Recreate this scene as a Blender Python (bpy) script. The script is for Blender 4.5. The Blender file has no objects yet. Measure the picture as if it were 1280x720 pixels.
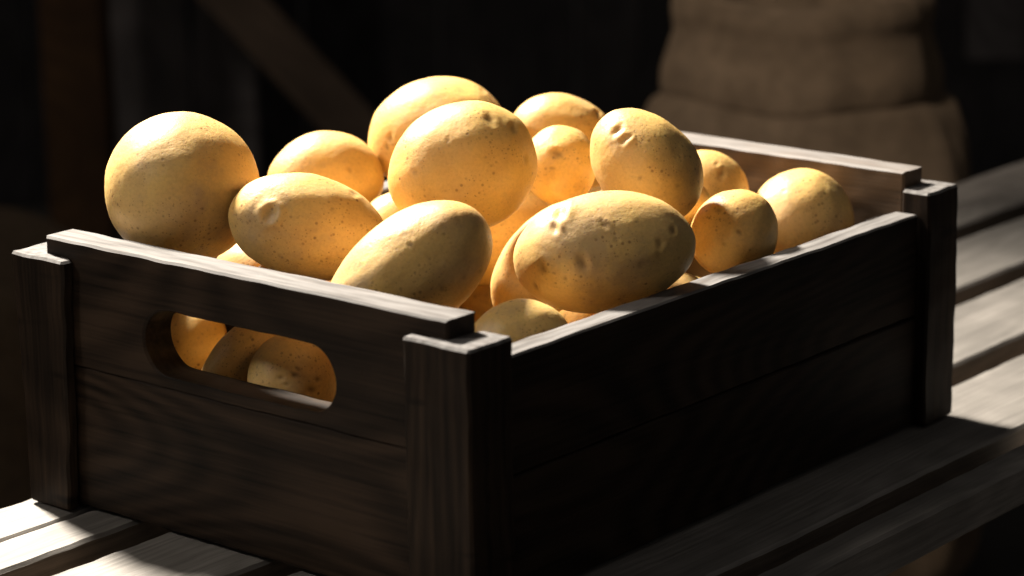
import bpy, bmesh, math, random
from mathutils import Vector, Matrix, noise

scene = bpy.context.scene
COL = scene.collection
random.seed(7)

# ------------------------------------------------------------------ camera
CAM = Vector((0.73963363, -0.84881387, 0.4526835))
FW = Vector((-0.622812, 0.7399275, -0.25418991)).normalized()
ROLL = -0.01643
_r = FW.cross(Vector((0, 0, 1))).normalized(); _u = _r.cross(FW)
RT = _r * math.cos(ROLL) + _u * math.sin(ROLL)
UP = -_r * math.sin(ROLL) + _u * math.cos(ROLL)
FPX = 3420.9
cam = bpy.data.cameras.new('camera'); camo = bpy.data.objects.new('camera', cam)
COL.objects.link(camo)
M = Matrix((RT, UP, -FW)).transposed().to_4x4(); M.translation = CAM
camo.matrix_world = M
cam.sensor_width = 36; cam.lens = FPX / 1280 * 36
cam.clip_start = 0.05; cam.clip_end = 50
cam.dof.use_dof = True; cam.dof.focus_distance = 1.33; cam.dof.aperture_fstop = cam.lens / 12.5
scene.camera = camo

# ------------------------------------------------------------------ materials
def newmat(name):
    m = bpy.data.materials.new(name); m.use_nodes = True
    nt = m.node_tree; nt.nodes.clear()
    out = nt.nodes.new('ShaderNodeOutputMaterial')
    b = nt.nodes.new('ShaderNodeBsdfPrincipled')
    nt.links.new(b.outputs[0], out.inputs[0])
    return m, nt, b

def N(nt, t, **kw):
    n = nt.nodes.new(t)
    for k, v in kw.items():
        if k.startswith('i_'):
            key = k[2:]
            n.inputs[int(key) if key.isdigit() else key.replace('_', ' ')].default_value = v
        else: setattr(n, k, v)
    return n

def ramp(nt, fac, stops, interp='LINEAR'):
    n = nt.nodes.new('ShaderNodeValToRGB'); cr = n.color_ramp; cr.interpolation = interp
    while len(cr.elements) < len(stops): cr.elements.new(.5)
    for e, (p, c) in zip(cr.elements, stops):
        e.position = p; e.color = (c, c, c, 1) if isinstance(c, (int, float)) else (*c, 1)
    if fac is not None: nt.links.new(fac, n.inputs[0])
    return n

def mix(nt, fac, a, b, mode='MIX'):
    n = nt.nodes.new('ShaderNodeMix'); n.data_type = 'RGBA'; n.blend_type = mode
    for s, v in ((n.inputs[0], fac), (n.inputs[6], a), (n.inputs[7], b)):
        if hasattr(v, 'links'): nt.links.new(v, s)
        else: s.default_value = v if isinstance(v, (int, float)) else (*v, 1)
    return n.outputs[2]

def math_(nt, op, a, b=None, c=None):
    n = nt.nodes.new('ShaderNodeMath'); n.operation = op
    for i, v in enumerate((a, b, c)):
        if v is None: continue
        if hasattr(v, 'links'): nt.links.new(v, n.inputs[i])
        else: n.inputs[i].default_value = v
    return n.outputs[0]

def wood(name, axis, dark, light, edge=None, rough=.6, grain=1.0, bump=.5, edge_amt=.75, ring=.22, spec=.3, side=None, knots=False):
    """timber with long grain along `axis`; edge = paler colour of upward faces on the sawn top edge; side = shade tint for the other faces"""
    m, nt, b = newmat(name)
    tc = N(nt, 'ShaderNodeTexCoord'); oi = N(nt, 'ShaderNodeObjectInfo')
    off = N(nt, 'ShaderNodeVectorMath', operation='MULTIPLY_ADD')
    sc = nt.nodes.new('ShaderNodeCombineXYZ')
    for i in range(3): nt.links.new(oi.outputs['Random'], sc.inputs[i])
    nt.links.new(sc.outputs[0], off.inputs[0]); off.inputs[1].default_value = (3.7, 5.1, 2.3)
    nt.links.new(tc.outputs['Object'], off.inputs[2])
    def mapped(along, across):
        mp = N(nt, 'ShaderNodeMapping'); s = [across] * 3; s[axis] = along
        mp.inputs['Scale'].default_value = s
        nt.links.new(off.outputs[0], mp.inputs[0]); return mp.outputs[0]
    n1 = N(nt, 'ShaderNodeTexNoise', i_Scale=1.0, i_Detail=6.0, i_Roughness=.65); nt.links.new(mapped(9, 420 * grain), n1.inputs['Vector'])
    n2 = N(nt, 'ShaderNodeTexNoise', i_Scale=1.0, i_Detail=3.0); nt.links.new(mapped(5, 38 * grain), n2.inputs['Vector'])
    # growth rings: contour lines of a smooth noise give the cathedral figure
    n3 = N(nt, 'ShaderNodeTexNoise', i_Scale=1.0, i_Detail=1.0, i_Roughness=.3); nt.links.new(mapped(2.2, 11 * grain), n3.inputs['Vector'])
    rings = math_(nt, 'SINE', math_(nt, 'MULTIPLY', math_(nt, 'MULTIPLY_ADD', n2.outputs[0], .022, n3.outputs[0]), 165.0))
    rings = math_(nt, 'MULTIPLY', math_(nt, 'MULTIPLY_ADD', rings, .5, .5), ramp(nt, n2.outputs[0], [(.35, .25), (.65, 1.)]).outputs[0])
    g = math_(nt, 'MULTIPLY_ADD', n1.outputs[0], .65, math_(nt, 'MULTIPLY_ADD', n2.outputs[0], .3, math_(nt, 'MULTIPLY', rings, ring)))
    base = ramp(nt, g, [(.32, dark), (.75, light)])
    col = base.outputs[0]
    n4 = N(nt, 'ShaderNodeTexNoise', i_Scale=14.0, i_Detail=4.0); nt.links.new(off.outputs[0], n4.inputs['Vector'])
    st = ramp(nt, n4.outputs[0], [(.3, .72), (.7, 1.15)])
    col = mix(nt, 1.0, col, st.outputs[0], 'MULTIPLY')
    if knots:
        nk = N(nt, 'ShaderNodeTexNoise', i_Scale=1.0, i_Detail=2.0, i_Roughness=.4); nt.links.new(mapped(62, 16), nk.inputs['Vector'])
        col = mix(nt, ramp(nt, nk.outputs[0], [(.63, 0.), (.69, .85)]).outputs[0], col, tuple(x * .3 for x in dark))
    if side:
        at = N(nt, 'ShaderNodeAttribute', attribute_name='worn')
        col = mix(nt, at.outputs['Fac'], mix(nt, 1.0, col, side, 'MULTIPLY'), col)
    if edge:
        at = N(nt, 'ShaderNodeAttribute', attribute_name='worn')
        n5 = N(nt, 'ShaderNodeTexNoise', i_Scale=1.0, i_Detail=5.0); nt.links.new(mapped(30, 260), n5.inputs['Vector'])
        w = math_(nt, 'MULTIPLY', at.outputs['Fac'], ramp(nt, n5.outputs[0], [(.3, .45), (.6, 1.0)]).outputs[0])
        ec = mix(nt, n1.outputs[0], tuple(e * .65 for e in edge), tuple(e * 1.25 for e in edge))
        col = mix(nt, math_(nt, 'MULTIPLY', w, edge_amt), col, ec)
    nt.links.new(col, b.inputs['Base Color'])
    b.inputs['Roughness'].default_value = rough
    b.inputs['Specular IOR Level'].default_value = spec
    bp = N(nt, 'ShaderNodeBump', i_Strength=bump, i_Distance=.0005)
    nt.links.new(g, bp.inputs['Height']); nt.links.new(bp.outputs[0], b.inputs['Normal'])
    return m

def potato_mat():
    m, nt, b = newmat('potato_skin')
    tc = N(nt, 'ShaderNodeTexCoord'); oi = N(nt, 'ShaderNodeObjectInfo')
    off = N(nt, 'ShaderNodeVectorMath', operation='MULTIPLY_ADD')
    cx = nt.nodes.new('ShaderNodeCombineXYZ')
    for i in range(3): nt.links.new(oi.outputs['Random'], cx.inputs[i])
    nt.links.new(cx.outputs[0], off.inputs[0]); off.inputs[1].default_value = (11.3, 7.1, 5.9)
    nt.links.new(tc.outputs['Object'], off.inputs[2]); P = off.outputs[0]
    def nz(scale, detail=3, rough=.5):
        n = N(nt, 'ShaderNodeTexNoise', i_Scale=scale, i_Detail=float(detail), i_Roughness=rough)
        nt.links.new(P, n.inputs['Vector']); return n.outputs[0]
    big, mid, fine = nz(28, 3), nz(90, 5, .6), nz(620, 4, .65)
    c = mix(nt, ramp(nt, big, [(.35, 0.), (.68, 1.)]).outputs[0], (.76, .495, .155), (.67, .425, .16))
    c = mix(nt, ramp(nt, mid, [(.5, 0.), (.72, .55)]).outputs[0], c, (.54, .325, .115))
    c = mix(nt, ramp(nt, fine, [(.42, 0.), (.72, .38)]).outputs[0], c, (.47, .28, .105))
    soil = ramp(nt, math_(nt, 'MULTIPLY_ADD', nz(60, 6, .7), .6, math_(nt, 'MULTIPLY', nz(17, 2), .5)), [(.58, 0.), (.70, .5)]).outputs[0]
    c = mix(nt, soil, c, (.40, .265, .15))
    tint = ramp(nt, oi.outputs['Random'], [(0, (1., .97, .9)), (.35, (.93, .90, .86)), (.7, (1., 1., 1.04)), (1, (.97, .92, .84))]).outputs[0]
    c = mix(nt, 1.0, c, tint, 'MULTIPLY')
    # lenticels: sparse small spots in patches, two sizes
    def spots(scale, r, keep):
        v = N(nt, 'ShaderNodeTexVoronoi', i_Scale=scale, i_Randomness=1.0); nt.links.new(P, v.inputs['Vector'])
        d = ramp(nt, v.outputs['Distance'], [(r * .45, 1.), (r, 0.)]).outputs[0]
        sel = ramp(nt, N(nt, 'ShaderNodeSeparateColor').outputs[0], [(0, 0), (1, 1)])
        sp = nt.nodes.new('ShaderNodeSeparateColor'); nt.links.new(v.outputs['Color'], sp.inputs[0])
        k = math_(nt, 'GREATER_THAN', sp.outputs[0], keep)
        nt.nodes.remove(sel)
        return math_(nt, 'MULTIPLY', d, k)
    patch = ramp(nt, nz(45, 2), [(.42, 0.12), (.58, 1.)]).outputs[0]
    s1 = math_(nt, 'MULTIPLY', spots(320, .31, .55), patch)
    s2 = spots(125, .13, .86)
    s3 = math_(nt, 'MULTIPLY', spots(620, .30, .5), patch)
    s = math_(nt, 'MAXIMUM', math_(nt, 'MULTIPLY', s1, .8), s2); s = math_(nt, 'MAXIMUM', s, math_(nt, 'MULTIPLY', s3, .75))
    c = mix(nt, math_(nt, 'MULTIPLY', s, .85), c, (.22, .11, .04))
    at = N(nt, 'ShaderNodeAttribute', attribute_name='eye')
    c = mix(nt, math_(nt, 'MULTIPLY', at.outputs['Fac'], 1.35), c, (.20, .10, .035))
    nt.links.new(c, b.inputs['Base Color'])
    b.inputs['Roughness'].default_value = .47
    b.inputs['Specular IOR Level'].default_value = .42
    b.inputs['Subsurface Weight'].default_value = .18
    b.inputs['Subsurface Radius'].default_value = (1., .5, .15)
    b.inputs['Subsurface Scale'].default_value = .007
    h = math_(nt, 'MULTIPLY_ADD', fine, .35, math_(nt, 'MULTIPLY_ADD', mid, .14, math_(nt, 'MULTIPLY', s, -.16)))
    bp = N(nt, 'ShaderNodeBump', i_Strength=.6, i_Distance=.0007)
    nt.links.new(h, bp.inputs['Height']); nt.links.new(bp.outputs[0], b.inputs['Normal'])
    return m

def burlap_mat(name, c0, c1):
    m, nt, b = newmat(name)
    tc = N(nt, 'ShaderNodeTexCoord')
    uv = tc.outputs['UV']
    w1 = N(nt, 'ShaderNodeTexWave', bands_direction='X', i_Scale=75.0, i_Distortion=1.2); nt.links.new(uv, w1.inputs[0])
    w2 = N(nt, 'ShaderNodeTexWave', bands_direction='Y', i_Scale=75.0, i_Distortion=1.2); nt.links.new(uv, w2.inputs[0])
    wv = math_(nt, 'MAXIMUM', w1.outputs['Fac'], w2.outputs['Fac'])
    n = N(nt, 'ShaderNodeTexNoise', i_Scale=9.0, i_Detail=6.0); nt.links.new(tc.outputs['Object'], n.inputs[0])
    c = mix(nt, n.outputs[0], c0, c1)
    n6 = N(nt, 'ShaderNodeTexNoise', i_Scale=70.0, i_Detail=3.0); nt.links.new(tc.outputs['Object'], n6.inputs[0])
    c = mix(nt, 1.0, c, ramp(nt, n6.outputs[0], [(.35, .86), (.65, 1.08)]).outputs[0], 'MULTIPLY')
    c = mix(nt, ramp(nt, wv, [(0, .5), (1, 0.)]).outputs[0], c, tuple(x * .35 for x in c0))
    nt.links.new(c, b.inputs['Base Color']); b.inputs['Roughness'].default_value = .95
    b.inputs['Specular IOR Level'].default_value = .1
    bp = N(nt, 'ShaderNodeBump', i_Strength=.8, i_Distance=.002)
    nt.links.new(wv, bp.inputs['Height']); nt.links.new(bp.outputs[0], b.inputs['Normal'])
    return m

BR_D, BR_L = (.003, .0019, .0012), (.036, .0225, .0140)
EDGE = (.26, .245, .235)
M_CR = [wood('stained_crate_wood_%s' % 'xyz'[i], i, BR_D, BR_L, EDGE, .62, spec=.12, ring=(.3, .3, .2)[i], knots=(i == 2)) for i in range(3)]
M_IN = wood('brown_end_board', 0, (.045, .026, .014), (.13, .078, .042), EDGE, .65)  # lighter brown than the other crate wood, for the far end boards
M_BE = wood('weathered_bench_wood', 1, (.15, .137, .122), (.34, .31, .28), None, .6, 1.6, 1.0, ring=.14, side=(.60, .52, .45))  # side tint paints the shade between slats into their side faces
M_LEG = wood('weathered_bench_leg_wood', 2, (.15, .13, .11), (.30, .26, .23), None, .7, .8)
M_POST = wood('brown_post_timber', 2, (.05, .025, .010), (.11, .055, .022), None, .8, .5)
M_WALL = wood('dark_wall_boards', 2, (.02, .018, .018), (.05, .045, .045), None, .9, .4)
M_BRACE = wood('brown_brace_timber', 2, (.07, .048, .032), (.13, .09, .062), None, .85, .5)
M_GREY = wood('grey_old_planks', 2, (.08, .07, .068), (.17, .15, .145), None, .9, .4)
M_POT = potato_mat()
M_SACK = burlap_mat('burlap', (.21, .145, .09), (.33, .24, .16))

# ------------------------------------------------------------------ helpers
def tag(o, label=None, cat=None, group=None, kind=None):
    if label: o['label'] = label
    if cat: o['category'] = cat
    if group: o['group'] = group
    if kind: o['kind'] = kind
    return o

def empty(name, loc):
    o = bpy.data.objects.new(name, None); o.empty_display_size = .05
    o.location = loc; COL.objects.link(o); return o

def link(name, me, mat, parent=None, smooth=True):
    o = bpy.data.objects.new(name, me); COL.objects.link(o)
    me.materials.append(mat)
    for p in me.polygons: p.use_smooth = smooth
    if parent:
        o.parent = parent; o.matrix_parent_inverse = Matrix.Translation(-Vector(parent.location))
    return o

def rough_prism(name, outline, z0, z1, mat, parent=None, axes=(0, 1, 2), step=.005, amp=.0004, bevel=.0010,
                lower=None, pale_axis=2, worn=True, seed=0, wornz=None):
    """solid whose cross-section `outline` (list of 2-D points) runs from z0 to z1 along the third axis;
    its faces are cut finely and shaken a little so that edges look sawn.  axes maps (a,b,h)->xyz."""
    bm = bmesh.new(); pts = []
    n = len(outline)
    area = sum(outline[i][0] * outline[(i + 1) % n][1] - outline[(i + 1) % n][0] * outline[i][1] for i in range(n))
    if area < 0: outline = outline[::-1]
    # chamfered corners
    o2 = []
    for i in range(n):
        p, q, r_ = Vector(outline[i - 1]), Vector(outline[i]), Vector(outline[(i + 1) % n])
        o2.append(q + (p - q).normalized() * bevel); o2.append(q + (r_ - q).normalized() * bevel)
    pts = []
    for i in range(len(o2)):
        a, b = o2[i], o2[(i + 1) % len(o2)]
        k = max(1, int((b - a).length / step))
        for j in range(k): pts.append(a.lerp(b, j / k))
    H = z1 - z0; nz = max(2, int(H / step))
    hs = [z0, z0 + bevel] + [z0 + bevel + (H - 2 * bevel) * k / nz for k in range(1, nz)] + [z1 - bevel, z1]
    cen = sum(pts, Vector((0, 0))) / len(pts)
    rings = []
    def nrm(i):
        a, b = pts[i - 1], pts[(i + 1) % len(pts)]; t = (b - a).normalized(); return Vector((t.y, -t.x))
    for h in hs:
        ins = bevel * .9 if h in (z0, z1) else 0
        ring = []
        for i, p in enumerate(pts):
            q = p - nrm(i) * ins
            c = [0, 0, 0]; c[axes[0]] = q.x; c[axes[1]] = q.y; c[axes[2]] = h
            ring.append(bm.verts.new(c))
        rings.append(ring)
    for a, b in zip(rings[:-1], rings[1:]):
        for i in range(len(pts)):
            j = (i + 1) % len(pts)
            bm.faces.new((a[i], a[j], b[j], b[i]))
    bm.faces.new(rings[0][::-1]); bm.faces.new(rings[-1])
    bmesh.ops.triangulate(bm, faces=[f for f in bm.faces if len(f.verts) > 4])
    bmesh.ops.recalc_face_normals(bm, faces=bm.faces)
    finish(bm, amp, seed)
    return solid(name, bm, mat, parent, worn, wornz)

def finish(bm, amp, seed):
    for v in bm.verts:
        q = v.co * 75 + Vector((seed * 3.1, seed * 1.7, seed))
        q2 = v.co * 14 + Vector((seed, seed * 2.3, 0))
        v.co += Vector((noise.noise(q), noise.noise(q + Vector((9, 0, 0))), noise.noise(q + Vector((0, 9, 0))))) * amp \
              + Vector((noise.noise(q2), noise.noise(q2 + Vector((9, 0, 0))), noise.noise(q2 + Vector((0, 9, 0))))) * amp * 1.0

def solid(name, bm, mat, parent, worn=True, wornz=None):
    """wornz = height above which upward faces are made pale"""
    if bm.calc_volume(signed=True) < 0: bmesh.ops.reverse_faces(bm, faces=bm.faces)
    bm.normal_update()
    me = bpy.data.meshes.new(name)
    bm.to_mesh(me)
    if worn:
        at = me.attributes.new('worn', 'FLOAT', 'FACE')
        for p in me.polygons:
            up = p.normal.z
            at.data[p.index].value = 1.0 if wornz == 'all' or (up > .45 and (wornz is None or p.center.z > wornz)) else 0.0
    bm.free()
    o = link(name, me, mat, parent, smooth=True)
    me.set_sharp_from_angle(angle=math.radians(30))
    return o

def board(name, x0, x1, y0, y1, z0, z1, mat, parent=None, axis=0, **kw):
    """box board; the extrusion runs along `axis`"""
    if axis == 0: return rough_prism(name, [(y0, z0), (y1, z0), (y1, z1), (y0, z1)], x0, x1, mat, parent, (1, 2, 0), **kw)
    if axis == 1: return rough_prism(name, [(x0, z0), (x1, z0), (x1, z1), (x0, z1)], y0, y1, mat, parent, (0, 2, 1), **kw)
    return rough_prism(name, [(x0, y0), (x1, y0), (x1, y1), (x0, y1)], z0, z1, mat, parent, (0, 1, 2), **kw)

def handle_board(name, x0, x1, y0, y1, z0, z1, hc, hl, hr, mat, parent, seed=0):
    """board with a stadium-shaped hand hole: centre hc=(x,z), half length hl, end radius hr"""
    NA = 160; bm = bmesh.new(); hole = []; rect = []
    per = 2 * math.pi * hr + 4 * (hl - hr)
    for i in range(NA):
        s = per * i / NA; L = 2 * (hl - hr)
        if s < L: p = (-(hl - hr) + s, -hr)
        elif s < L + math.pi * hr: a = -math.pi / 2 + (s - L) / hr; p = (hl - hr + hr * math.cos(a), hr * math.sin(a))
        elif s < 2 * L + math.pi * hr: p = (hl - hr - (s - L - math.pi * hr), hr)
        else: a = math.pi / 2 + (s - 2 * L - math.pi * hr) / hr; p = (-(hl - hr) + hr * math.cos(a), hr * math.sin(a))
        hole.append(Vector((hc[0] + p[0], hc[1] + p[1])))
    # matching points on the rectangle, by perimeter, corners kept
    corners = [Vector((x0, z0)), Vector((x1, z0)), Vector((x1, z1)), Vector((x0, z1))]
    def near(c): return min(range(NA), key=lambda i: (hole[i] - (Vector(hc) + (c - Vector(hc)) * .3)).length)
    idx = [near(c) for c in corners]
    rect = [None] * NA
    for k in range(4):
        a, b = idx[k], idx[(k + 1) % 4]; n = (b - a) % NA
        for j in range(n): rect[(a + j) % NA] = corners[k].lerp(corners[(k + 1) % 4], j / n)
    bv = .0012
    R = 22
    def ringpts(t): return [hole[i].lerp(rect[i], t) for i in range(NA)]
    cx, cz = (x0 + x1) / 2, (z0 + z1) / 2
    def inset(p): # keep within bevel of outer rect
        return Vector((min(max(p.x, x0 + bv), x1 - bv), min(max(p.y, z0 + bv), z1 - bv)))
    def outhole(i, e):
        d = (hole[i] - Vector(hc)); q = Vector((max(-(hl - hr), min(hl - hr, d.x)), 0)); n = (d - q).normalized()
        return hole[i] + n * e
    loops = []  # closed tube cross-section: front face from hole to rim, rim wall, back face, hole wall
    def add(pts, y): loops.append([bm.verts.new((p.x, y, p.y)) for p in pts])
    ts = [k / R for k in range(1, R)]
    add([outhole(i, bv) for i in range(NA)], y0)
    for t in ts: add(ringpts(t), y0)
    add([inset(p) for p in rect], y0); add(rect, y0 + bv)
    for k in (1, 2, 3): add(rect, y0 + bv + (y1 - y0 - 2 * bv) * k / 4)
    add(rect, y1 - bv); add([inset(p) for p in rect], y1)
    for t in reversed(ts): add(ringpts(t), y1)
    add([outhole(i, bv) for i in range(NA)], y1)
    add(hole, y1 - bv)
    for k in (3, 2, 1): add(hole, y0 + bv + (y1 - y0 - 2 * bv) * k / 4)
    add(hole, y0 + bv)
    for k in range(len(loops)):
        a, b = loops[k], loops[(k + 1) % len(loops)]
        for i in range(NA):
            j = (i + 1) % NA; bm.faces.new((a[i], a[j], b[j], b[i]))
    bmesh.ops.recalc_face_normals(bm, faces=bm.faces)
    finish(bm, .0004, seed)
    return solid(name, bm, mat, parent, True, z1 - .004)
VIS = [
('P1',[-0.2438, 0.0662, 0.1566],[[0.6873, 0.7252, -0.0418], [-0.1283, 0.1779, 0.9757], [0.7149, -0.6652, 0.2153]],[0.0387, 0.0375, 0.0349]),
('P2',[-0.1752, 0.085, 0.1425],[[0.7312, 0.6276, -0.2673], [0.0409, 0.3508, 0.9356], [0.6809, -0.695, 0.2308]],[0.0395, 0.0258, 0.0246]),
('P3',[-0.2637, 0.1889, 0.1356],[[0.7094, 0.7027, 0.0547], [-0.1892, 0.1151, 0.9752], [0.6789, -0.7022, 0.2146]],[0.0314, 0.0263, 0.025]),
('P4',[-0.2323, 0.245, 0.1536],[[0.7186, 0.6793, 0.1491], [-0.2452, 0.0469, 0.9683], [0.6508, -0.7324, 0.2002]],[0.0383, 0.0327, 0.031]),
('P5',[-0.1455, 0.165, 0.1618],[[0.6807, 0.6756, 0.2832], [-0.3512, -0.0382, 0.9355], [0.6428, -0.7363, 0.2113]],[0.0386, 0.0326, 0.0293]),
('P6',[-0.0988, 0.07, 0.1327],[[0.5138, 0.6598, 0.5484], [-0.5567, -0.23, 0.7983], [0.6528, -0.7154, 0.2491]],[0.0461, 0.0266, 0.0253]),
('P7',[-0.1899, 0.3, 0.1526],[[0.786, 0.6104, -0.0977], [-0.0471, 0.2166, 0.9751], [0.6164, -0.7619, 0.199]],[0.0286, 0.0207, 0.0196]),
('P8',[-0.1426, 0.24, 0.1502],[[-0.1231, 0.1718, 0.9774], [-0.7785, -0.6275, 0.0122], [0.6154, -0.7595, 0.211]],[0.0209, 0.0193, 0.0183]),
('P9',[-0.0794, 0.23, 0.1599],[[0.6067, 0.2565, -0.7524], [0.5315, 0.5729, 0.6239], [0.591, -0.7785, 0.2113]],[0.0327, 0.0251, 0.0238]),
('P10',[-0.1051, 0.32, 0.1281],[[0.7661, 0.4182, -0.488], [0.294, 0.4471, 0.8448], [0.5715, -0.7907, 0.2196]],[0.0228, 0.0202, 0.0192]),
('P11',[-0.0613, 0.345, 0.1113],[[-0.1359, 0.187, 0.9729], [-0.8293, -0.5588, -0.0085], [0.5421, -0.808, 0.2311]],[0.0288, 0.0283, 0.0269]),
('P12',[-0.0487, 0.265, 0.1221],[[0.2878, 0.454, 0.8433], [-0.7758, -0.4057, 0.4832], [0.5615, -0.7933, 0.2354]],[0.0237, 0.0221, 0.021]),
('P13',[-0.0467, 0.155, 0.1349],[[0.7608, 0.6363, 0.1274], [-0.2512, 0.1078, 0.9619], [0.5984, -0.7638, 0.2418]],[0.0441, 0.0288, 0.0274]),
('P14',[-0.044, 0.0861, 0.1067],[[0.7291, 0.6673, 0.152], [-0.2942, 0.105, 0.95], [0.618, -0.7373, 0.2728]],[0.0245, 0.0189, 0.018]),
('P15',[-0.1194, 0.2, 0.1088],[[0.387, 0.5577, 0.7343], [-0.6878, -0.3558, 0.6328], [0.6142, -0.7499, 0.2459]],[0.0368, 0.0225, 0.0169]),
('P16',[-0.2131, 0.19, 0.1173],[[0.6493, 0.6951, 0.3086], [-0.3822, -0.0526, 0.9226], [0.6576, -0.717, 0.2315]],[0.0212, 0.0186, 0.0177]),
('P17',[-0.0432, 0.1962, 0.0982],[[0.699, 0.6351, 0.3286], [-0.4202, -0.007, 0.9074], [0.5786, -0.7724, 0.262]],[0.0245, 0.0182, 0.0173]),
('P18',[-0.1684, 0.062, 0.0704],[[-0.0454, 0.3478, 0.9365], [-0.7348, -0.6467, 0.2046], [0.6768, -0.6788, 0.2849]],[0.0234, 0.0219, 0.0197]),
('P19',[-0.2032, 0.0622, 0.0745],[[0.3458, 0.642, 0.6843], [-0.6348, -0.377, 0.6745], [0.691, -0.6676, 0.2772]],[0.0286, 0.0151, 0.0143]),
('P20',[-0.2594, 0.0817, 0.0695],[[0.2034, 0.5515, 0.809], [-0.6799, -0.515, 0.522], [0.7045, -0.6562, 0.2702]],[0.0206, 0.0173, 0.0156])]
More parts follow.
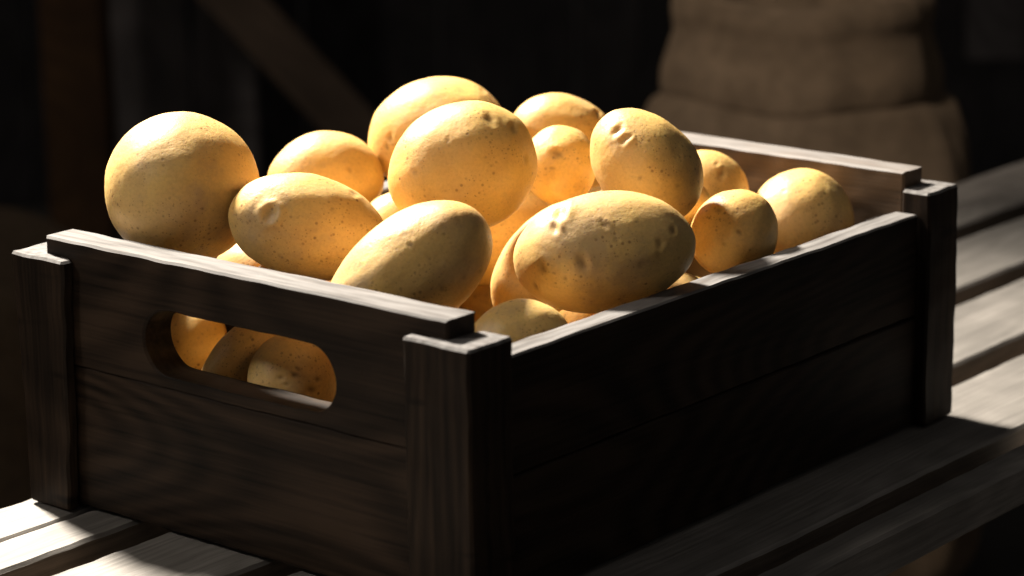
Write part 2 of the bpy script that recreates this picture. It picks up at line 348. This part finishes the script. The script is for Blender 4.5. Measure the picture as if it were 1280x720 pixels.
HID = [
('H',[-0.24, 0.115, 0.1],[[1.0, 0.0, 0.0], [0.0, 1.0, 0.0], [0.0, 0.0, 1.0]],[0.0276, 0.024, 0.024]),  # unseen potato added to block light from those in the hand hole
('H',[-0.085, 0.2933, 0.0503],[[0.9857, 0.1686, 0.0], [-0.1686, 0.9857, 0.0], [0.0, 0.0, 1.0]],[0.0348, 0.031, 0.0294]),
('H',[-0.1714, 0.1755, 0.0445],[[-1.0, 0.0026, 0.0], [-0.0026, -1.0, 0.0], [0.0, 0.0, 1.0]],[0.0329, 0.031, 0.0294]),
('H',[-0.1163, 0.1242, 0.0487],[[-0.9488, 0.3159, 0.0], [-0.3159, -0.9488, 0.0], [0.0, 0.0, 1.0]],[0.0401, 0.031, 0.0294]),
('H',[-0.058, 0.2191, 0.0448],[[-0.5209, 0.8536, 0.0], [-0.8536, -0.5209, 0.0], [0.0, 0.0, 1.0]],[0.0383, 0.031, 0.0294]),
('H',[-0.17, 0.2904, 0.0476],[[-0.3462, 0.9382, 0.0], [-0.9382, -0.3462, 0.0], [0.0, 0.0, 1.0]],[0.0381, 0.031, 0.0294]),
('H',[-0.0535, 0.1486, 0.048],[[0.2481, 0.9687, 0.0], [-0.9687, 0.2481, 0.0], [0.0, 0.0, 1.0]],[0.0326, 0.031, 0.0294]),
('H',[-0.0553, 0.076, 0.0505],[[0.2959, 0.9552, 0.0], [-0.9552, 0.2959, 0.0], [0.0, 0.0, 1.0]],[0.034, 0.031, 0.0294]),
('H',[-0.2257, 0.1081, 0.0445],[[-0.6849, 0.7287, 0.0], [-0.7287, -0.6849, 0.0], [0.0, 0.0, 1.0]],[0.0387, 0.031, 0.0294]),
('H',[-0.2334, 0.217, 0.0527],[[-0.9009, 0.434, 0.0], [-0.434, -0.9009, 0.0], [0.0, 0.0, 1.0]],[0.0357, 0.031, 0.0294]),
('H',[-0.2398, 0.2962, 0.0477],[[0.5852, 0.8109, 0.0], [-0.8109, 0.5852, 0.0], [0.0, 0.0, 1.0]],[0.0366, 0.031, 0.0294]),
('H',[-0.1124, 0.0603, 0.0432],[[-0.9961, 0.0885, 0.0], [-0.0885, -0.9961, 0.0], [0.0, 0.0, 1.0]],[0.0288, 0.027, 0.0256]),
('H',[-0.1126, 0.1889, 0.0401],[[0.3816, 0.9243, 0.0], [-0.9243, 0.3816, 0.0], [0.0, 0.0, 1.0]],[0.0325, 0.027, 0.0256]),
('H',[-0.1394, 0.3481, 0.0417],[[-0.9998, 0.0198, 0.0], [-0.0198, -0.9998, 0.0], [0.0, 0.0, 1.0]],[0.0317, 0.027, 0.0256]),
('H',[-0.0539, 0.3444, 0.0574],[[0.0748, 0.9972, 0.0], [-0.9972, 0.0748, 0.0], [0.0, 0.0, 1.0]],[0.0293, 0.027, 0.0256]),
('H',[-0.1468, 0.2979, 0.1027],[[-0.6912, 0.7226, 0.0], [-0.7226, -0.6912, 0.0], [0.0, 0.0, 1.0]],[0.0343, 0.03, 0.0285]),
('H',[-0.2097, 0.3341, 0.1053],[[-0.5432, 0.8396, 0.0], [-0.8396, -0.5432, 0.0], [0.0, 0.0, 1.0]],[0.0328, 0.03, 0.0285]),
('H',[-0.1607, 0.1346, 0.1054],[[-0.9815, 0.1915, 0.0], [-0.1915, -0.9815, 0.0], [0.0, 0.0, 1.0]],[0.033, 0.03, 0.0285]),
('H',[-0.1197, 0.2428, 0.0739],[[-0.9164, 0.4002, 0.0], [-0.4002, -0.9164, 0.0], [0.0, 0.0, 1.0]],[0.0366, 0.03, 0.0285]),
('H',[-0.1859, 0.2398, 0.1079],[[0.5938, 0.8046, 0.0], [-0.8046, 0.5938, 0.0], [0.0, 0.0, 1.0]],[0.0375, 0.03, 0.0285]),
('H',[-0.2461, 0.3008, 0.1355],[[0.1911, 0.9816, 0.0], [-0.9816, 0.1911, 0.0], [0.0, 0.0, 1.0]],[0.0284, 0.025, 0.0238]),
('H',[-0.2436, 0.2552, 0.0966],[[-0.795, 0.6066, 0.0], [-0.6066, -0.795, 0.0], [0.0, 0.0, 1.0]],[0.03, 0.025, 0.0238]),
('H',[-0.097, 0.2696, 0.1238],[[-0.2777, 0.9607, 0.0], [-0.9607, -0.2777, 0.0], [0.0, 0.0, 1.0]],[0.0276, 0.025, 0.0238]),
('H',[-0.2103, 0.161, 0.0808],[[-0.2999, 0.954, 0.0], [-0.954, -0.2999, 0.0], [0.0, 0.0, 1.0]],[0.0311, 0.025, 0.0238]),
('H',[-0.1236, 0.0952, 0.0913],[[0.425, 0.9052, 0.0], [-0.9052, 0.425, 0.0], [0.0, 0.0, 1.0]],[0.0253, 0.023, 0.0218]),
('H',[-0.2532, 0.1681, 0.0961],[[-0.0876, 0.9962, 0.0], [-0.9962, -0.0876, 0.0], [0.0, 0.0, 1.0]],[0.0221, 0.019, 0.0181]),
('H',[-0.1984, 0.0945, 0.1056],[[0.8974, 0.4412, 0.0], [-0.4412, 0.8974, 0.0], [0.0, 0.0, 1.0]],[0.0214, 0.019, 0.0181]),
('H',[-0.213, 0.1441, 0.1195],[[0.3379, 0.9412, 0.0], [-0.9412, 0.3379, 0.0], [0.0, 0.0, 1.0]],[0.0208, 0.019, 0.0181])]
# ------------------------------------------------------------------ bench (the surface the crate stands on)
BZ = -.0015
bench = empty('slatted_bench', (-.10, .6, -.45))
tag(bench, 'weathered grey slatted wooden bench under the dark crate', 'bench')
Y0, Y1 = -.62, 2.1
for i, (a, b) in enumerate([(-.302, -.2648), (-.2626, -.231), (-.208, -.1405), (-.120, -.052), (-.031, .0385), (.0535, .0735)]):
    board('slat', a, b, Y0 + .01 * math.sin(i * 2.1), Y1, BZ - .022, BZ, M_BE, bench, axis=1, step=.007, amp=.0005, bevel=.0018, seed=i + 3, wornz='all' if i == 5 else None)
for y in (-.45, .22, 1.7):
    board('cross_rail', -.29, .036, y - .03, y + .03, BZ - .068, BZ - .0225, M_LEG, bench, axis=0, step=.02, worn=False, seed=int(y * 10))
for y in (-.45, 1.7):
    for x in (-.275, .03):
        board('leg', x - .022, x + .022, y - .03, y + .03, -.45, BZ - .0685, M_LEG, bench, axis=2, step=.03, worn=False, seed=int(y * 10 + x * 100))

# ------------------------------------------------------------------ crate
W, L = .300, .4045
crate = empty('wooden_crate', (-.15, .2, 0))
tag(crate, 'dark brown stained wooden crate with hand hole, heaped with potatoes', 'crate')
HP, HB, HS = .1292, .138, .1175
a_, b_, t_ = .018, .0078, .0191
pw, pv = .0385, .0300
def post(x, y, sx, sy, seed):
    # L-shaped corner post; (x,y) is its outer corner, sx/sy point inwards
    o = [(0, 0), (pw, 0), (pw, b_ - .0005), (a_ - .0006, b_ - .0005), (a_ - .0006, pv), (0, pv)]
    pts = [(x + sx * p, y + sy * q) for p, q in o]
    return rough_prism('corner_post', pts, 0, HP, M_CR[2], crate, (0, 1, 2), step=.004, amp=.0007, bevel=.0013, seed=seed, wornz=HP - .004)
p1 = post(0, 0, -1, 1, 1); p2 = post(-W, 0, 1, 1, 2); post(0, L, -1, -1, 3); post(-W, L, 1, -1, 4)
# near-left post leans: its foot stands a little further in, and it is narrower below
for v in p2.data.vertices:
    k = 1 - v.co.z / HP
    v.co.x = -W + (v.co.x + W) * (1 - .24 * k) + .004 * k
SEAM = .0745
handle_board('upper_end_board', -W + a_, -a_, b_, b_ + t_, SEAM + .0002, HB, (-.1505, .0965), .0630, .0164, M_CR[0], crate, 5)
board('lower_end_board', -W + a_, -a_, b_ + .0006, b_ + t_ - .001, .0012, SEAM, M_CR[0], crate, axis=0, seed=6, wornz=9)
handle_board('upper_end_board', -W + a_, -a_, L - b_ - t_, L - b_, SEAM + .0002, HB, (-.1505, .0965), .0630, .0164, M_IN, crate, 7)
board('lower_end_board', -W + a_, -a_, L - b_ - t_ + .001, L - b_ - .0006, .0012, SEAM, M_IN, crate, axis=0, seed=8, wornz=9)
for s in (0, 1):
    xa, xb = (-.0205, -.0065) if s == 0 else (-W + .0065, -W + .0205)
    ya, yb = pv + .0006, L - pv - .0006
    board('upper_side_board', xa, xb, ya, yb, .0615, HS, M_CR[1], crate, axis=1, seed=9 + s, wornz=HS - .004)
    board('lower_side_board', xa + .0005, xb, ya, yb, .0012, .0609, M_CR[1], crate, axis=1, seed=12 + s, wornz=9)
    board('inner_batten', *((-.0345, -.0212) if s == 0 else (-W + .0212, -W + .0345)), .0275, .0400, .013, .112, M_CR[2], crate, axis=2, seed=14 + s, wornz=9)
    board('inner_batten', *((-.0345, -.0212) if s == 0 else (-W + .0212, -W + .0345)), L - .0400, L - .0275, .013, .112, M_CR[2], crate, axis=2, seed=16 + s, wornz=9)
for i in range(5):
    x = -W + .022 + i * .0515
    board('floor_slat', x, x + .047, b_ + t_ + .0006, L - b_ - t_ - .0006, .0015, .0125, M_CR[1], crate, axis=1, seed=20 + i, step=.01, wornz=9)

# ------------------------------------------------------------------ potatoes
TAPER = dict(P1=-.03, P2=-.05, P5=.07, P6=.10, P7=-.10, P9=.13, P12=-.06, P13=-.05, P4=.04, P15=.05, P11=-.05)
PX = dict(P1=(229,235,97,94,0), P2=(387,284,101,66,-14), P3=(407,226,73,61,5), P4=(547,172,88,75,10), P5=(577,210,96,81,18),
  P6=(507,345,123,71,36), P7=(702,165,65,47,-5), P8=(700,207,50,46,90), P9=(806,207,81,62,-50), P10=(885,236,53,47,-30),
  P11=(1004,275,64,61,90), P12=(918,292,58,54,60), P13=(756,315,115,75,8), P14=(648,426,66,51,10), P18=(363,475,60,56,80))
# eyes and pits: position in the photograph's pixels -> place on that potato's skin; radius mm, depth mm, brown
EYES = dict(
  P1=[(250,146,2.2,-.9,0)],
  P2=[(338,268,4.01,1.7,.28), (443,241,2.6,.9,.45), (415,262,1.0,.4,.5), (350,318,1.0,.4,.5)],
  P3=[(437,212,1.6,.6,.4)],
  P4=[(488,172,2.0,.8,.45), (483,183,1.6,.7,.5), (605,112,2.2,.6,.2)],
  P5=[(612,150,3.0,1.0,.35), (640,160,2.5,.8,.35), (655,200,2.0,.6,.3), (520,215,1.6,.4,.3), (560,175,1.4,.4,.3)],
  P6=[(506,293,1.0,.6,.8), (512,307,1.3,.8,.8), (553,285,.9,.5,.8), (571,277,1.0,.6,.6), (450,331,1.2,.5,.5), (516,292,.8,.4,.6),
      (551,360,1.2,.5,.6), (577,345,1.2,.5,.5), (597,338,1.5,.6,.5)],
  P7=[(748,140,2.6,1.0,.5)],
  P8=[(697,192,2.6,1.1,.5), (690,210,1.2,.5,.4)],
  P9=[(770,161,2.8,1.8,.15), (779,174,2.2,1.2,.35), (786,170,1.5,.8,.4), (845,231,1.3,.5,.5), (800,222,1.0,.4,.5)],
  P10=[(902,217,2.4,.9,.5), (896,205,1.4,.5,.4)],
  P11=[(984,238,1.4,.4,.35), (1010,262,1.2,.3,.3)],
  P12=[(898,262,1.6,.6,.5), (924,290,1.3,.5,.5), (905,305,1.0,.4,.4)],
  P13=[(701,268,3.4,2.3,.12), (695,286,2.2,1.8,.15), (729,328,3.0,1.6,.55), (681,334,2.2,1.2,.45), (671,357,2.2,1.3,.6), (708,347,1.1,.6,.6),
      (757,282,1.6,.9,.5), (752,277,1.4,.8,.4), (763,241,1.2,.5,.6), (841,288,1.8,.9,.5), (796,277,.9,.4,.6), (824,305,2.0,.8,.3),
      (822,318,1.4,.6,.4), (800,331,1.2,.5,.5), (770,300,1.6,.5,.3)],
  P14=[(679,414,.9,.4,.7), (640,440,1.0,.4,.5)],
  P18=[(370,460,1.3,.7,.6), (365,467,1.4,.7,.7), (394,472,1.5,.7,.6), (387,485,2.0,.8,.6), (348,470,1.4,.5,.5), (356,478,1.0,.4,.4)])
LABEL = dict(
  P1='big nearly round potato leaning on the left end of the handle board',
  P2='oval potato with a ringed dimple at its left tip, right of the big round one',
  P3='small smooth potato behind the one with the ringed dimple, against the dark background',
  P4='highest potato at the back of the heap, half hidden behind the large freckled one',
  P5='large freckled potato on top in the middle of the heap',
  P6='egg-shaped potato tilted up behind the right half of the handle board',
  P7='flat oval potato at the back, just right of the two highest ones',
  P8='small potato wedged between the large freckled one and the upright egg-shaped one',
  P9='upright egg-shaped potato with an eye near its upper left tip',
  P10='potato mostly hidden behind the upright egg-shaped one, near the far board',
  P11='pale round potato on its own at the right end, by the far board',
  P12='small potato half in shadow between the long pitted and the pale round ones',
  P13='long pitted potato by the near side board with two deep eyes on its left end',
  P14='low potato in the near corner, only its top showing beside the corner post',
  P15='shadowed potato in the hollow between the egg-shaped and the long pitted potato',
  P16='potato of which only a bright sliver shows left of the large freckled one',
  P17='potato under the right end of the long pitted one, barely showing over the side board',
  P18='potato with dark pits at the right end of the hand hole',
  P19='dim oblong potato seen through the middle of the hand hole',
  P20='dim reddish potato seen through the left part of the hand hole')

def make_potato(key, c, R, ax, seed, sub):
    e1, e2, e3 = (Vector(q) for q in R)
    bm = bmesh.new(); bmesh.ops.create_icosphere(bm, subdivisions=sub, radius=1)
    tp = TAPER.get(key, (random.random() - .5) * .12)
    amp = .034 if key != 'H' else .045
    if key == 'P1': amp = .028
    eyes = []
    if key in EYES:
        cx, cy, A, B, ang = PX[key]; t = math.radians(ang); s = ax[0] / A
        for (ex, ey, er, ed, eb) in EYES[key]:
            dx, dy = ex - cx, -(ey - cy)
            u = (dx * math.cos(t) + dy * math.sin(t)) / A; v = (-dx * math.sin(t) + dy * math.cos(t)) / B
            m = u * u + v * v
            if m > .96: k = math.sqrt(.96 / m); u *= k; v *= k; m = .96
            w = math.sqrt(1 - m)
            eyes.append((Vector((u * ax[0], v * ax[1], w * ax[2])), er / 1000, ed / 1000, eb))
    rnd = random.Random(seed)
    for _ in range(7 if key != 'H' else 3):   # more eyes on the sides one does not see from the front
        q = Vector((rnd.uniform(-1, 1), rnd.uniform(-1, 1), rnd.uniform(-1, -.2))).normalized()
        eyes.append((Vector((q.x * ax[0], q.y * ax[1], q.z * ax[2])), rnd.uniform(.0012, .003), rnd.uniform(.0004, .0015), rnd.uniform(.2, .6)))
    sd = Vector((seed * 1.37, seed * 2.11, seed * .73))
    mean = sum(ax) / 3; vals = []
    for v in bm.verts:
        n = v.co.copy()
        k = 1 + tp * n.x
        p = Vector((n.x * ax[0], n.y * ax[1] * k, n.z * ax[2] * k))
        d = noise.noise(n * 1.1 + sd) * amp * mean * 1.3 + noise.noise(n * 2.4 + sd) * amp * mean * .6 + noise.noise(n * 6 + sd) * mean * .003
        d += noise.noise(n * 24 + sd) * .00012
        g = 0.
        for (q, er, ed, eb) in eyes:
            dv = p - q
            if dv.length > er * 6: continue
            # an eye is wider than tall, its edge is uneven and one side carries a brow
            nq = Vector((q.x / ax[0] ** 2, q.y / ax[1] ** 2, q.z / ax[2] ** 2)).normalized()
            tb = nq.cross(Vector((1, .25 * math.sin(er * 9e3), .1))).normalized(); ta = tb.cross(nq)
            la, lb = dv.dot(ta) , dv.dot(tb)
            big = er > .004
            dist = math.sqrt((lb / (1.0 if big else 1.45)) ** 2 + (la / .9) ** 2 + (dv.dot(nq) * .5) ** 2)
            dist *= 1 + (.15 if big else .35) * noise.noise(p * 450 + sd)
            if not big: d += .26 * abs(ed) * math.exp(-((la - 1.5 * er) / (.8 * er)) ** 2 - (lb / (1.6 * er)) ** 2)
            if dist < er * 3.2:
                d += -.65 * ed * math.exp(-(dist / (er * .8)) ** 2) + (.42 if big else .14) * abs(ed) * math.exp(-((dist - 1.45 * er) / (.55 * er)) ** 2)
                g = max(g, eb * math.exp(-(dist / (er * .75)) ** 2))
        nn = Vector((n.x / ax[0], n.y / ax[1], n.z / ax[2])).normalized()
        v.co = p + nn * d; vals.append(g)
    me = bpy.data.meshes.new('potato'); bm.to_mesh(me); bm.free()
    at = me.attributes.new('eye', 'FLOAT', 'POINT')
    for i, g in enumerate(vals): at.data[i].value = g
    o = link('potato', me, M_POT)
    Mx = Matrix((e1, e2, e3)).transposed().to_4x4(); Mx.translation = Vector(c); o.matrix_world = Mx
    return o

for i, (k, c, R, ax) in enumerate(VIS):
    o = make_potato(k, c, R, ax, i + 1, 6 if k in EYES else 5)
    tag(o, LABEL[k], 'potato', 'potatoes heaped in the crate')
for i, (k, c, R, ax) in enumerate(HID):
    o = make_potato('H', c, R, ax, i + 40, 4)
    tag(o, 'potato buried lower in the crate under the visible heap', 'potato', 'potatoes buried in the crate')

# ------------------------------------------------------------------ burlap sacks behind the bench
def sack(loc, prof, label, seed, fold=.010, name='burlap_sack'):
    """prof: list of (radius, z) from the floor outside, up over the rolled rim and down inside"""
    root = empty(name, loc); tag(root, label, 'sack')
    def surf(nm, pr, wr):
        NA = 220; bm = bmesh.new(); uvl = bm.loops.layers.uv.new('UVMap')
        # refine the profile with Catmull-Rom
        P = []
        for i in range(len(pr) - 1):
            p0 = Vector(pr[max(0, i - 1)]); p1 = Vector(pr[i]); p2 = Vector(pr[i + 1]); p3 = Vector(pr[min(len(pr) - 1, i + 2)])
            for k in range(8):
                t = k / 8
                P.append(.5 * ((2 * p1) + (p2 - p0) * t + (2 * p0 - 5 * p1 + 4 * p2 - p3) * t * t + (3 * p1 - p0 - 3 * p2 + p3) * t ** 3))
        P.append(Vector(pr[-1])); rings = []
        for j, p in enumerate(P):
            ring = []
            for i in range(NA):
                a = 2 * math.pi * i / NA
                q = Vector((math.cos(a) * 1.6, math.sin(a) * 1.6, p.y * 7)) + Vector((seed, 0, seed))
                q2 = Vector((math.cos(a) * 2.4, math.sin(a) * 2.4, p.y * 15)) + Vector((0, seed, 0))
                dr = noise.noise(q) * wr * 1.6 + noise.noise(q2) * wr * .9
                dr += noise.noise(q2 * 2.1) * wr * .15 + noise.noise(Vector((math.cos(a) * 6.5, math.sin(a) * 6.5, p.y * 3.5 + seed))) * wr * .25
                rr = max(.002, p.x + dr * min(1, p.x / .05))
                dz = noise.noise(Vector((math.cos(a) * 1.4, math.sin(a) * 1.4, 5.1 + seed))) * wr * 1.2 * min(1, max(0, (p.y + .1) / .2 + .3))
                ring.append(bm.verts.new((rr * math.cos(a), rr * math.sin(a) * .94, p.y + dz)))
            rings.append(ring)
        for j in range(len(rings) - 1):
            for i in range(NA):
                k = (i + 1) % NA
                f = bm.faces.new((rings[j][i], rings[j][k], rings[j + 1][k], rings[j + 1][i]))
                for l, (uu, vv) in zip(f.loops, ((i, j), (i + 1, j), (i + 1, j + 1), (i, j + 1))): l[uvl].uv = (uu / NA * 3, vv * .012)
        bm.faces.new(rings[0][::-1])
        me = bpy.data.meshes.new(nm); bm.to_mesh(me); bm.free()
        o = bpy.data.objects.new(nm, me); COL.objects.link(o); me.materials.append(M_SACK)
        for p in me.polygons: p.use_smooth = True
        o.parent = root
        return o
    for nm, pr, wr in prof: surf(nm, pr, wr)
    return root

FL = -.45
h = lambda z: z - FL
sack((-.591, 1.134, FL), [
    ('bag_body', [(.10, .0), (.150, .012), (.168, .08), (.172, .18), (.166, .28), (.155, h(-.10)), (.146, h(-.06)), (.142, h(-.028)), (.136, h(-.006)), (.120, h(.006)), (.095, h(.02))], .010),
    ('rolled_cuff', [(.098, h(.028)), (.112, h(.010)), (.124, h(.004)), (.126, h(.024)), (.120, h(.048)), (.1165, h(.062)), (.1185, h(.076)), (.116, h(.088)), (.108, h(.094)), (.098, h(.088)), (.088, h(.065)), (.086, h(.02)), (.084, h(-.03)), (.03, h(-.045))], .007)],
    'tall open burlap sack with a rolled cuff, standing behind the bench', 3.3)
sack((-1.36, .79, FL - .0), [
    ('bag_body', [(.09, .0), (.145, .012), (.16, .08), (.165, .15), (.150, .22), (.115, .27), (.07, .295), (.02, .305)], .012)],
    'slumped dim brown sack low at the left edge, behind the bench', 8.1)

# ------------------------------------------------------------------ background and floor
def sheet(name, pts, mat, kind='structure'):
    bm = bmesh.new(); vs = [bm.verts.new(p) for p in pts]; bm.faces.new(vs)
    me = bpy.data.meshes.new(name); bm.to_mesh(me); bm.free()
    o = link(name, me, mat, None, False); tag(o, kind=kind); return o
mf, nt, b = newmat('earth_floor')
tc = N(nt, 'ShaderNodeTexCoord'); n = N(nt, 'ShaderNodeTexNoise', i_Scale=6.0, i_Detail=8.0); nt.links.new(tc.outputs['Object'], n.inputs[0])
nt.links.new(mix(nt, n.outputs[0], (.03, .026, .022), (.07, .06, .05)), b.inputs['Base Color']); b.inputs['Roughness'].default_value = .95
sheet('floor', [(-6, -4, FL - .001), (4, -4, FL - .001), (4, 6, FL - .001), (-6, 6, FL - .001)], mf)

H1 = Vector((RT.x, RT.y, 0)).normalized()          # along the back wall
H2 = Vector((-H1.y, H1.x, 0))                       # away from the viewer
def wallbox(name, px, d, w, z0, z1, th, mat, parent=None, lean=0, seed=0, step=.03):
    """upright timber seen at column px of the photograph at distance d: built in its own frame"""
    D = FW + RT * (px - 640) / FPX; k = CAM + D * d
    o = board(name, -w / 2, w / 2, -th / 2, th / 2, 0, z1 - z0, mat, None, axis=2, step=step, amp=.001, bevel=.003, worn=False, seed=seed)
    o.matrix_world = Matrix.Translation((k.x, k.y, z0)) @ Matrix.Rotation(math.atan2(H1.y, H1.x), 4, 'Z') @ Matrix.Rotation(lean, 4, 'Y')
    return o
# back wall of upright boards
wc = CAM + FW * 4.1
wall = empty('board_wall', (wc.x, wc.y, FL)); tag(wall, 'dark wall of upright boards far behind the crate', 'wall')
for i in range(-9, 10):
    o = board('wall_board', -.098, .098, -.012, .012, 0, 2.3, M_WALL, None, axis=2, step=.05, amp=.001, bevel=.002, worn=False, seed=i + 50)
    o.parent = wall
    o.location = H1 * (.2 * i) + H2 * (.004 * (i % 2)); o.rotation_euler.z = math.atan2(H1.y, H1.x)
def pxw(n, d): return n / FPX * d
tag(wallbox('timber_post', 113, 3.5, pxw(76, 3.5), FL, 1.2, .08, M_POST, seed=1), 'brown upright timber post at the left of the background', 'post')
tag(wallbox('grey_plank', 200, 3.75, pxw(95, 3.75), FL, 1.3, .02, M_GREY, seed=2), 'wide grey plank standing just right of the brown post', 'plank')
tag(wallbox('grey_plank', 293, 3.76, pxw(78, 3.76), FL, 1.1, .02, M_GREY, seed=3), 'grey plank standing where the slanting brace crosses it', 'plank')
tag(wallbox('grey_plank', 772, 3.8, pxw(60, 3.8), FL, 1.1, .02, M_WALL, seed=4), 'narrow dark plank standing left of the open sack', 'plank')
tag(wallbox('grey_plank', 1236, 3.7, pxw(74, 3.7), -.185, .9, .02, M_GREY, seed=5), 'grey board hanging at the top right, right of the open sack', 'plank')
# slanting brace
A = CAM + (FW + RT * (235 - 640) / FPX + UP * (360 + 60) / FPX) * 3.4
B = CAM + (FW + RT * (480 - 640) / FPX + UP * (360 - 200) / FPX) * 3.4
Bd = (B - A); Ln = Bd.length; Ln2 = Ln * 2.2
o = board('slanting_brace', -pxw(32, 3.4), pxw(32, 3.4), -.03, .03, -Ln2, Ln * 1.0, M_BRACE, None, axis=2, step=.03, amp=.001, bevel=.003, worn=False, seed=9)
zx = Bd.normalized(); yx = (-FW).cross(zx).cross(zx).normalized(); xx = yx.cross(zx)
Mx = Matrix((xx, yx, zx)).transposed().to_4x4(); Mx.translation = A; o.matrix_world = Mx
tag(o, 'slanting timber brace running down from the top left behind the heap', 'brace')

# ------------------------------------------------------------------ light
w = bpy.data.worlds.new('World'); scene.world = w; w.use_nodes = True
bg = w.node_tree.nodes['Background']; bg.inputs[0].default_value = (.9, .85, .8, 1); bg.inputs[1].default_value = .07

def spot(name, loc, target, power, size_deg, blend, rad, col):
    l = bpy.data.lights.new(name, 'SPOT'); l.energy = power; l.spot_size = math.radians(size_deg); l.spot_blend = blend
    l.shadow_soft_size = rad; l.color = col
    o = bpy.data.objects.new(name, l); COL.objects.link(o); o.location = loc
    o.rotation_euler = (Vector(target) - Vector(loc)).to_track_quat('-Z', 'Y').to_euler(); return o
spot('key_lamp', (-1.42, .36, 1.45), (-.21, .12, .08), 890, 44, 1.0, .13, (1, .93, .82))
spot('fill_spot', (-1.0, -1.15, 1.35), (-.13, .18, .18), 150, 15.5, 1.0, .30, (1, .92, .82))  # added soft fill on the heap, no visible source
spot('sack_fill', (-.25, -.85, 1.6), (-.58, 1.12, .0), 150, 21, .9, .06, (1, .88, .76))  # added narrow spot that brightens only the sack, source unseen
spot('wall_fill', (-1.3, -.6, 1.9), (-1.7, 1.6, -.1), 26, 36, 1.0, .10, (1, .9, .8))  # added weak spot to lift the background timbers, no real fixture

scene.view_settings.view_transform = 'Standard'; scene.view_settings.look = 'None'
scene.view_settings.exposure = 0; scene.view_settings.gamma = 1
scene.cycles.use_denoising = True
scene.cycles.max_bounces = 8; scene.cycles.diffuse_bounces = 3
